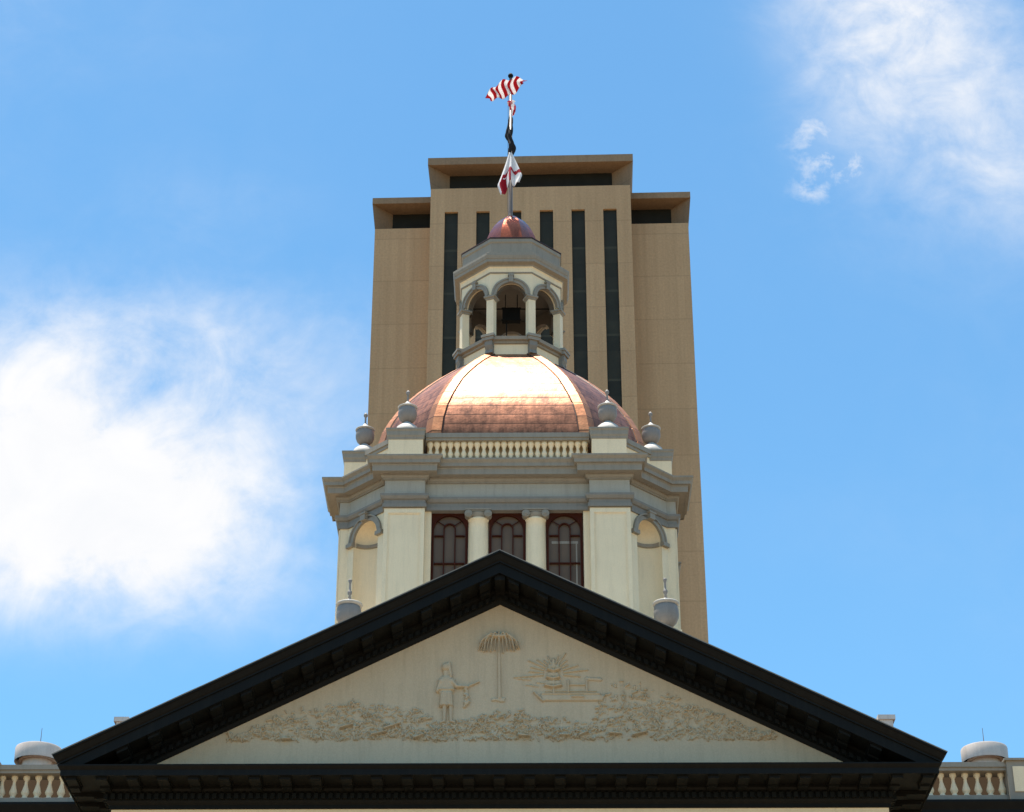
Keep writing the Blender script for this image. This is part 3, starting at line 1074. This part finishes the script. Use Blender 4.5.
dome = build_raw(b, 'copper_dome', M['copper'], CAP)
for s in range(8):
    rb, sm_ = MB(), MB()
    rb.smooth = True
    L0 = []
    for (r, z, q) in DPF:
        if z < 33.3:
            continue
        L = dome_loop(r, q)
        pm, pc, pn = Vector(L[s - 1]), Vector(L[s]), Vector(L[(s + 1) % 8])
        w = 0.30 - 0.07 * (z - 33) / 5
        e1, e2 = (pm - pc).normalized(), (pn - pc).normalized()
        o_ = pc.normalized()
        L0.append([(*(pc + e1 * w + o_ * -0.01), z), (*(pc + e1 * w + o_ * 0.045), z), (*(pc + o_ * 0.05), z + 0.01), (*(pc + e2 * w + o_ * 0.045), z), (*(pc + e2 * w + o_ * -0.01), z)])
    vs = [p for row in L0 for p in row]
    fs = [(j * 5 + i, j * 5 + i + 1, j * 5 + i + 6, j * 5 + i + 5) for j in range(len(L0) - 1) for i in range(4)]
    rb.add(vs, fs)
    me_o = rb.build('rib', M['rib'], dome)
    for p in me_o.data.polygons:
        p.use_smooth = False
    for i in (0, 4):
        sm_.tube([(row[i][0], row[i][1], row[i][2] + 0.02) for row in L0], 0.022, 6)
    sm_.build('rib_seam', M['seam'], dome)

# --------------------------------------------------------------- the lantern
b = MB()
b.prism(octagon(1.66), 37.3, 38.33)
lant = b.build('lantern_base', M['cream'], CAP)
b = MB()
b.mould(octagon(1.68), [(0, 38.22), (0.04, 38.24), (0.05, 38.30), (0.14, 38.33), (0.16, 38.44), (0.10, 38.47), (-0.3, 38.48)])
for k in range(8):
    b.rot(22.5 + 45 * k)
    d = 1.68 / math.cos(math.pi / 8)
    b.box(-0.20, 0.20, -d - 0.17, -d + 0.3, 38.30, 38.53)
    b.box(-0.23, 0.23, -d - 0.20, -d + 0.3, 38.42, 38.50)
b.build('lantern_rail', M['grey'], lant)
b = MB()
vs = []
for x in (-0.13, 0.13):
    for (y, z) in ((-d + 0.2, 38.3), (-d - 0.12, 38.3), (-d - 0.12, 38.12), (-d - 0.05, 37.98), (-d - 0.10, 37.84), (-d + 0.2, 37.80)):
        vs.append((x, y, z))
b.add(vs, [(0, 1, 2, 3, 4, 5), (11, 10, 9, 8, 7, 6)] + [(i, (i + 1) % 6, 6 + (i + 1) % 6, 6 + i) for i in range(6)])
br = b.build('bracket', M['blue_grey'], lant)
br.rotation_euler = (0, 0, R(22.5))
for k in range(1, 8):
    inst(br, lant, (0, 0, 0), R(22.5 + 45 * k))

pil, cap_ = MB(), MB()
dp = 1.59 / math.cos(math.pi / 8)
hp = []
for x, y in ((-0.125, -0.09), (0.125, -0.09), (0.125, 0.15), (-0.125, 0.15)):
    hp.append((x, y))
pil.mould(hp, [(0, 38.47), (0, 39.96)])
cap_.mould(hp, [(0.0, 39.93), (0.03, 39.95), (0.03, 39.99), (0.075, 40.02), (0.075, 40.08), (0, 40.10)])
p0 = c0 = None
for k in range(8):
    a = R(22.5 + 45 * k)
    loc = (dp * math.sin(a), -dp * math.cos(a), 0)
    if p0 is None:
        p0 = pil.build('lantern_pillar', M['cream'], CAP, loc)
        p0.rotation_euler = (0, 0, a)
        c0 = cap_.build('capital', M['grey'], p0)
    else:
        inst(c0, inst(p0, CAP, loc, a))
b, g_ = MB(), MB()
he = 1.66 * math.tan(math.pi / 8)
for k in range(8):
    b.rot(45 * k)
    b.arch_plate(-he, he, 40.09, 41.02, 0, 0.50, 40.13, -1.66, -1.53)
arc = b.build('lantern_arcade', M['cream'], CAP)
b = MB()
for k in range(8):
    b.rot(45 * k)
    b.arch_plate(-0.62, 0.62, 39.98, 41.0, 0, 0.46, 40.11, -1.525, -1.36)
b.build('lantern_shade_lining', M['ceiling'], arc)  # dark lining added to deepen the shade inside the lantern
g_.arch_ring(0, 40.13, 0.485, 0.60, -1.71, -1.60)
g_.arch_ring(0, 40.13, 0.59, 0.645, -1.74, -1.62)
g_.box(-0.075, 0.075, -1.77, -1.62, 40.60, 40.93)
g_.box(-0.10, 0.10, -1.78, -1.62, 40.84, 40.90)
g0 = g_.build('archivolt', M['grey'], arc)
for k in range(1, 8):
    inst(g0, arc, (0, 0, 0), R(45 * k))
b = MB()
b.mould(octagon(1.66), [(-0.4, 40.97), (0.03, 40.97), (0.04, 41.01), (0.0, 41.02)])
b.build('string_course', M['grey'], arc)
b = MB()
b.mould(octagon(1.66), [(-0.1, 41.0), (0.035, 41.02), (0.035, 41.17), (0.075, 41.22), (-0.1, 41.23)])
b.build('lantern_frieze', M['cream'], arc)
b = MB()
b.mould(octagon(1.66), [(-0.1, 41.21), (0.07, 41.21), (0.10, 41.26), (0.24, 41.30), (0.25, 41.40), (0.27, 41.42), (0.30, 41.52), (0.30, 41.60), (0.14, 41.66), (0.14, 41.76), (0.03, 41.82),
                        (-0.02, 41.86), (-0.02, 42.2), (0.02, 42.24), (0.02, 42.36), (-0.2, 42.40)])
b.build('lantern_cornice', M['grey'], CAP)
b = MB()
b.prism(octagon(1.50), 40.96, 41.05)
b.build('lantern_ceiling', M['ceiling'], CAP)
b = MB()
b.mould(octagon(1.70), [(0, 42.37), (0.0, 42.41), (-0.3, 42.43)])
b.build('lantern_roof_edge', M['seam'], CAP)

b = MB()
for s in range(8):
    vs, fs = [], []
    pr = [(1.02, 42.35), (0.98, 42.7), (0.93, 43.0), (0.86, 43.3), (0.76, 43.58), (0.62, 43.86), (0.45, 44.1), (0.25, 44.28), (0.08, 44.37), (0.06, 44.42)]
    for r, z in pr:
        L = octagon(r * 0.955)
        p0_, p1_ = L[s], L[(s + 1) % 8]
        for i in range(5):
            t = i / 4
            x, y = p0_[0] + (p1_[0] - p0_[0]) * t, p0_[1] + (p1_[1] - p0_[1]) * t
            vs.append((x, y, z))
    for j in range(len(pr) - 1):
        for i in range(4):
            q = j * 5 + i
            fs.append((q, q + 1, q + 6, q + 5))
    b.add(vs, fs)
small = build_raw(b, 'small_dome', M['copper_shiny'], CAP)

for o in bpy.data.objects:
    if o.parent == CAP and o.name.split('.')[0] in ('copper_dome', 'lantern_base', 'lantern_pillar', 'lantern_arcade', 'lantern_cornice', 'lantern_ceiling', 'lantern_roof_edge', 'small_dome'):
        o.location.x += 0.08

# --------------------------------------------------------------- things on the capitol
BW = Matrix.Translation(DC) @ Matrix.Rotation(YAW, 4, 'Z')


def on(x, y, z):
    return BW @ Vector((x, y, z))


def make_urn(loc, label, big=False):
    u = tag(empty('urn', loc), label, 'urn', 'grey stone urns round the drum')
    if big:
        parts = (('foot', 'urnlit', [(0.36, 0), (0.34, 0.05), (0.2, 0.12), (0.14, 0.18), (0.13, 0.26)], u),
                 ('bowl', 'stone', [(0.13, 0.25), (0.20, 0.28), (0.29, 0.38), (0.345, 0.52), (0.36, 0.66), (0.345, 0.80), (0.32, 0.90)], u),
                 ('lid', 'urnlit', [(0.32, 0.89), (0.375, 0.93), (0.385, 0.96), (0.37, 0.98), (0.2, 1.01), (0.07, 1.07), (0.045, 1.16)], u),
                 ('finial', 'stone', [(0.05, 1.14), (0.03, 1.26), (0.06, 1.31), (0.068, 1.37), (0.03, 1.42), (0.025, 1.62), (0.05, 1.70), (0.06, 1.74), (0.02, 1.77)], None))
    else:
        parts = (('foot', 'urnlit', [(0.40, 0), (0.38, 0.16), (0.33, 0.28), (0.22, 0.38), (0.13, 0.45), (0.10, 0.50)], u),
                 ('bowl', 'stone', [(0.11, 0.49), (0.17, 0.52), (0.245, 0.60), (0.285, 0.71), (0.292, 0.82), (0.28, 0.92), (0.265, 0.97)], u),
                 ('lid', 'urnlit', [(0.265, 0.96), (0.30, 0.98), (0.305, 1.01), (0.26, 1.04), (0.15, 1.10), (0.08, 1.17), (0.05, 1.22)], u),
                 ('finial', 'stone', [(0.05, 1.20), (0.028, 1.28), (0.03, 1.46), (0.06, 1.50), (0.065, 1.55), (0.04, 1.60), (0.02, 1.62)], None))
    lid = None
    for (nm, mt, pr, par_) in parts:
        b = MB()
        b.smooth = True
        b.lathe((0, 0, 0), pr, 28)
        o = b.build(nm, M[mt], par_ or lid)
        if nm == 'lid':
            lid = o
    return u


for (x, y, z, lb, bg_) in (
        (-V, -U, 33.26, 'small grey urn in front of the left edge of the copper dome', False),
        (V, -U, 33.26, 'small grey urn in front of the right edge of the copper dome', False),
        (-U, -V, 33.26, 'small grey urn on the outer left corner of the parapet, against sky', False),
        (U, -V, 33.26, 'small grey urn on the outer right corner of the parapet, against the tower', False),
        (-4.48, -5.9, 26.06, 'large grey urn low on the left, below the left niche', True),
        (4.52, -5.9, 26.06, 'large grey urn low on the right, below the right niche', True)):
    make_urn(on(x, y, z), lb, bg_)
for sx in (-1, 1):
    b = MB()
    b.box(sx * 4.5 - 0.42, sx * 4.5 + 0.42, -6.3, -5.4, 17.0, 26.06)
    b.build('urn_plinth', M['cream'], CAP)

# equipment in the lantern
e = tag(empty('hanging_box', on(0.08, -0.35, 39.9)), 'dark box hung from a horizontal bar inside the arched lantern', 'box')
b = MB()
b.box(-0.30, 0.30, -0.12, 0.12, 0.0, 0.46)
b.box(-0.33, 0.33, -0.14, -0.10, -0.02, 0.02)
b.box(-0.33, 0.33, -0.14, -0.10, 0.44, 0.48)
b.build('case', M['dark'], e)
b = MB()
b.tube([(-1.45, 0, 0.50), (1.45, 0, 0.50)], 0.022)
b.tube([(-0.2, 0, 0.46), (-0.2, 0, 1.1)], 0.015)
b.tube([(0.2, 0, 0.46), (0.2, 0, 1.1)], 0.015)
b.tube([(-0.16, 0, 0.0), (-0.16, 0, -1.4)], 0.02)
b.build('hanging_bar', M['dark'], e)
# flagpole
FP = on(0.05, 0.0, 44.3)
fp = tag(empty('flagpole', FP), 'tall thin pole on the small copper dome, with a dark ball on top', 'flagpole')
b = MB()
b.smooth = True
b.lathe((0, 0, 0), [(0.10, 0), (0.085, 0.15), (0.075, 0.2), (0.05, 6.15)], 14)
b.build('pole', M['metal'], fp)
b = MB()
b.smooth = True
b.lathe((0, 0, 6.15), [(0.03, 0), (0.07, 0.03), (0.095, 0.09), (0.095, 0.13), (0.06, 0.19), (0.02, 0.21)], 16)
b.build('ball_finial', M['dark'], fp)
b = MB()
b.tube([(-0.10, 0, 0.3), (-0.085, 0, 5.9)], 0.008, 5)
b.build('halyard', M['metal'], fp)


def bez(a, c1, c2, d, t):
    return [(1 - t) ** 3 * a[i] + 3 * (1 - t) ** 2 * t * c1[i] + 3 * (1 - t) * t * t * c2[i] + t ** 3 * d[i] for i in range(len(a))]


def flag_obj(name, fn, nu, nv, slot, mats, label):
    b = MB()
    b.smooth = True
    vs = [fn(i / nu, j / nv) for j in range(nv + 1) for i in range(nu + 1)]
    for j in range(nv):
        for i in range(nu):
            b.cur = slot((i + 0.5) / nu, (j + 0.5) / nv)
            q = j * (nu + 1) + i
            b.f.append((q, q + 1, q + nu + 2, q + nu + 1))
            b.mi.append(b.cur)
            b.sm.append(True)
    b.v = [tuple(p) for p in vs]
    o = b.build(name, mats, None, FP)
    md = o.modifiers.new('thickness', 'SOLIDIFY')
    md.thickness = 0.008
    return tag(o, label, 'flag', 'flags on the pole')


# striped flag: hoist twisted down the pole, fly billowing out across the top
def stripe_fn(u, v):
    # u runs across the stripes, v from the near edge to the far one
    base = bez((-0.73, -0.35, 4.86), (-0.50, -0.45, 4.96), (0.10, -0.45, 4.80), (0.46, -0.70, 5.43), u)
    topc = bez((-0.86, -0.70, 4.83), (-0.50, -0.92, 5.30), (-0.05, -0.98, 5.60), (0.55, -0.92, 5.40), u)
    p = [base[i] * (1 - v) + topc[i] * v for i in range(3)]
    p[0] += 0.045 * math.sin(v * 5 + u * 3) - 0.10 * v * (1 - v)
    p[1] += 0.10 * math.sin(u * 20 + v * 2)
    p[2] += 0.03 * math.sin(u * 20 + v * 2.5 + 0.8) + 0.04 * math.sin(v * 4)
    return p


sf = flag_obj('striped_flag', stripe_fn, 78, 18, lambda u, v: int(u * 13) % 2 == 0 and 1 or 0, [M['white'], M['red']], 'red and white striped flag billowing at the top of the pole')


def tail_fn(u, v):
    z = 4.98 - 0.60 * v
    w = 0.10 * (1 - v) ** 1.2 + 0.06
    a = v * 5.5 + u * math.pi * 1.2 + 0.4
    return (0.035 + 0.05 * math.sin(v * 3) + w * math.cos(a), -0.06 - abs(w * math.sin(a)), z + 0.03 * math.sin(u * 9))


b = MB()
b.smooth = True
nu, nv = 26, 20
b.v = [tail_fn(i / nu, j / nv) for j in range(nv + 1) for i in range(nu + 1)]
for j in range(nv):
    for i in range(nu):
        q = j * (nu + 1) + i
        b.f.append((q, q + 1, q + nu + 2, q + nu + 1))
        b.mi.append(1 if int((i / nu + 0.08 * j) * 4) % 2 else 0)
        b.sm.append(True)
b.build('twisted_hoist', [M['white'], M['red']], sf)


def black_fn(u, v):
    z = 4.40 - 1.68 * v
    a = u * 2 * math.pi
    g1, g2 = math.exp(-((v - 0.46) / 0.17) ** 2), math.exp(-((v - 0.78) / 0.17) ** 2)
    rr = (0.062 + 0.045 * g1 + 0.065 * g2) * (1 + 0.38 * math.sin(2 * a + 7 * v) + 0.22 * math.sin(5 * a - 9 * v))
    return (-0.075 * g1 + 0.05 * g2 + rr * math.cos(a), rr * math.sin(a) * 0.8, z + 0.04 * math.sin(3 * a) * v)


flag_obj('black_flag', black_fn, 28, 30, lambda u, v: 0, [M['flagblack']], 'dark flag wrapped tightly round the pole between two lighter flags')


# white flag with red diagonal cross, hanging folded
def white_fn(u, v):
    # gathered at the top on the pole; the left fold falls lower than the right
    drop = 2.02 * (1 - u) + 1.42 * u - 0.35 * math.exp(-((u - 0.5) / 0.16) ** 2)
    z = 2.78 - v * drop
    l = -0.06 - 0.42 * min(1, v * 1.25) ** 1.1 + 0.14 * max(0, v - 0.75) / 0.25
    r = 0.04 + 0.36 * min(1, v * 1.3) ** 1.0 - 0.10 * max(0, v - 0.8) / 0.2
    x = l + (r - l) * u
    y = -0.10 - v * (0.08 + 0.22 * math.sin(u * 7.5 + v * 1.2) ** 2)
    return (x, y, z)


def saltire(u, v):
    if u > 0.10 and abs(v - (0.56 + 0.16 * abs(u - 0.45))) < 0.05:
        return 1
    if u < 0.34 and v > 0.66 and u > 0.10 - 0.1 * (v - 0.6):
        return 1
    return 1 if abs(u - 0.5) < 0.06 and v > 0.6 else 0


flag_obj('white_flag', white_fn, 40, 36, saltire, [M['white'], M['red']], 'white flag with a red diagonal cross hanging folded below the dark flag')

# roof vents with round caps, and two blocks showing above the gable
for sx, x, lb in ((-1, -12.43, 'round pale roof vent above the left balustrade'), (1, 12.40, 'round pale roof vent above the right balustrade')):
    v = tag(empty('roof_vent', (x, 54, 18.16)), lb, 'roof vent', 'round vents on the roof')
    b = MB()
    b.smooth = True
    b.lathe((0, 0, 0), [(0.62, 0), (0.62, 0.05), (0.40, 0.08), (0.38, 3.0), (0.40, 3.42)], 32)
    b.build('neck', M['vent'], v)
    b = MB()
    pr = [(0.36, 3.46), (0.57, 3.46), (0.585, 3.27), (0.60, 3.25), (0.605, 3.27), (0.61, 3.60), (0.60, 3.63), (0.30, 3.66), (0.02, 3.68)]
    b.smooth = True
    b.lathe((0, 0, 0), pr, 40)
    o = b.build('cap', M['vent'], v)
    md = o.modifiers.new('edge', 'EDGE_SPLIT')
    md.split_angle = R(50)
    b = MB()
    b.smooth = True
    b.lathe((0, 0, 0), [(0.39, 3.40), (0.575, 3.40), (0.575, 3.44), (0.39, 3.44)], 32)
    b.build('hood_shade', M['dark'], o)  # dark ring added to stand for the shade under the cap
    b = MB()
    b.smooth = True
    b.lathe((0, 0, 0), [(0.44, 3.27), (0.48, 3.25), (0.49, 3.30), (0.45, 3.32)], 32)
    b.build('storm_ring', M['vent'], v)
    b = MB()
    b.tube([(0.02, 0, 3.7), (0.02, 0, 4.22)], [0.012, 0.006], 6)
    b.build('lightning_rod', M['metal'], v)
for (x, y, z, w, lb) in ((-9.90, 52.0, 21.80, 0.13, 'pale block just showing above the left slope of the gable'), (9.50, 52.0, 21.86, 0.16, 'pale block just showing above the right slope of the gable')):
    c = tag(empty('chimney', (x, y, 17.8)), lb, 'chimney')
    h = z - 17.8
    b = MB()
    b.box(-w, w, -0.25, 0.25, 0, h - 0.12)
    b.build('stack', M['vent'], c)
    b = MB()
    b.box(-w - 0.06, w + 0.06, -0.3, 0.3, h - 0.12, h)
    b.build('cap', M['vent'], c)

# --------------------------------------------------------------- the tall office tower behind
TW = tag(empty('office_tower', (1.45, 140, 0), R(-2.0)), 'tall tan concrete tower with dark vertical window strips behind the dome', 'office tower')
TOP, LED = 98.4, 100.62
b = MB()
wx = 0.52
cs = [-6.2, -3.72, -1.24, 1.24, 3.72, 6.2]
ed = [-7.85] + [v for c in cs for v in (c - wx, c + wx)] + [7.85]
for i in range(0, len(ed), 2):
    b.box(ed[i], ed[i + 1], 0, 3.0, 0, TOP)
b.box(-7.85, 7.85, 0, 3.0, TOP, LED)
b.box(-7.85, 7.85, 3.0, 24.0, 0, LED)
b.build('central_wall', M['tower'], TW)
for c in cs:
    s = MB()
    s.box(c - wx + 0.003, c + wx - 0.003, 0.22, 1.0, 0, TOP - 0.003)
    s.build('window_strip', M['strip'], TW)


def hood(x0, x1, y0, zl, zs_, zt_, spl0, spl1, depth, name):
    """overhanging hood: fascia, soffit and splayed cheeks round a dark slot"""
    f_, s_ = MB(), MB()
    xi0, xi1 = x0 + spl0, x1 - spl1
    f_.box(x0, x1, y0 - 0.12, y0 + 22, zs_, zt_)
    if spl0:
        f_.add([(x0, y0 - 0.10, zs_), (xi0, y0 + depth, zs_), (xi0, y0 + depth, zl), (x0 + 0.25, y0 - 0.0, zl), (x0, y0 + 22, zs_), (x0 + 0.25, y0 + 22, zl)],
               [(0, 1, 2, 3), (0, 3, 5, 4)])
    if spl1:
        f_.add([(x1, y0 - 0.10, zs_), (xi1, y0 + depth, zs_), (xi1, y0 + depth, zl), (x1 - 0.25, y0 - 0.0, zl), (x1, y0 + 22, zs_), (x1 - 0.25, y0 + 22, zl)],
               [(0, 3, 2, 1), (0, 4, 5, 3)])
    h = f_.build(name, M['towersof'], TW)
    s_.box(xi0, xi1, y0 + depth, y0 + depth + 0.3, zl - 0.3, zs_)
    s_.build('louvre_slot', M['slot'], h)
    c_ = MB()
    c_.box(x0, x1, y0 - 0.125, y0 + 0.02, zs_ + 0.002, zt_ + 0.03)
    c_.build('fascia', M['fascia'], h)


hood(-8.12, 8.12, 0.0, LED, 102.85, 103.5, 1.65, 1.65, 1.46, 'central_hood')
for sx in (-1, 1):
    b = MB()
    xa, xb = sorted((sx * 7.6, sx * 12.38))
    b.box(xa, xb, 2.0, 22.0, 0, 98.28)
    b.build('wing_wall', M['tower'], TW)
    xa, xb = sorted((sx * 7.7, sx * 12.64))
    hood(xa, xb, 2.0, 98.28, 100.62, 101.15, 1.5 if sx < 0 else 0.0, 1.5 if sx > 0 else 0.0, 1.46, 'wing_hood')
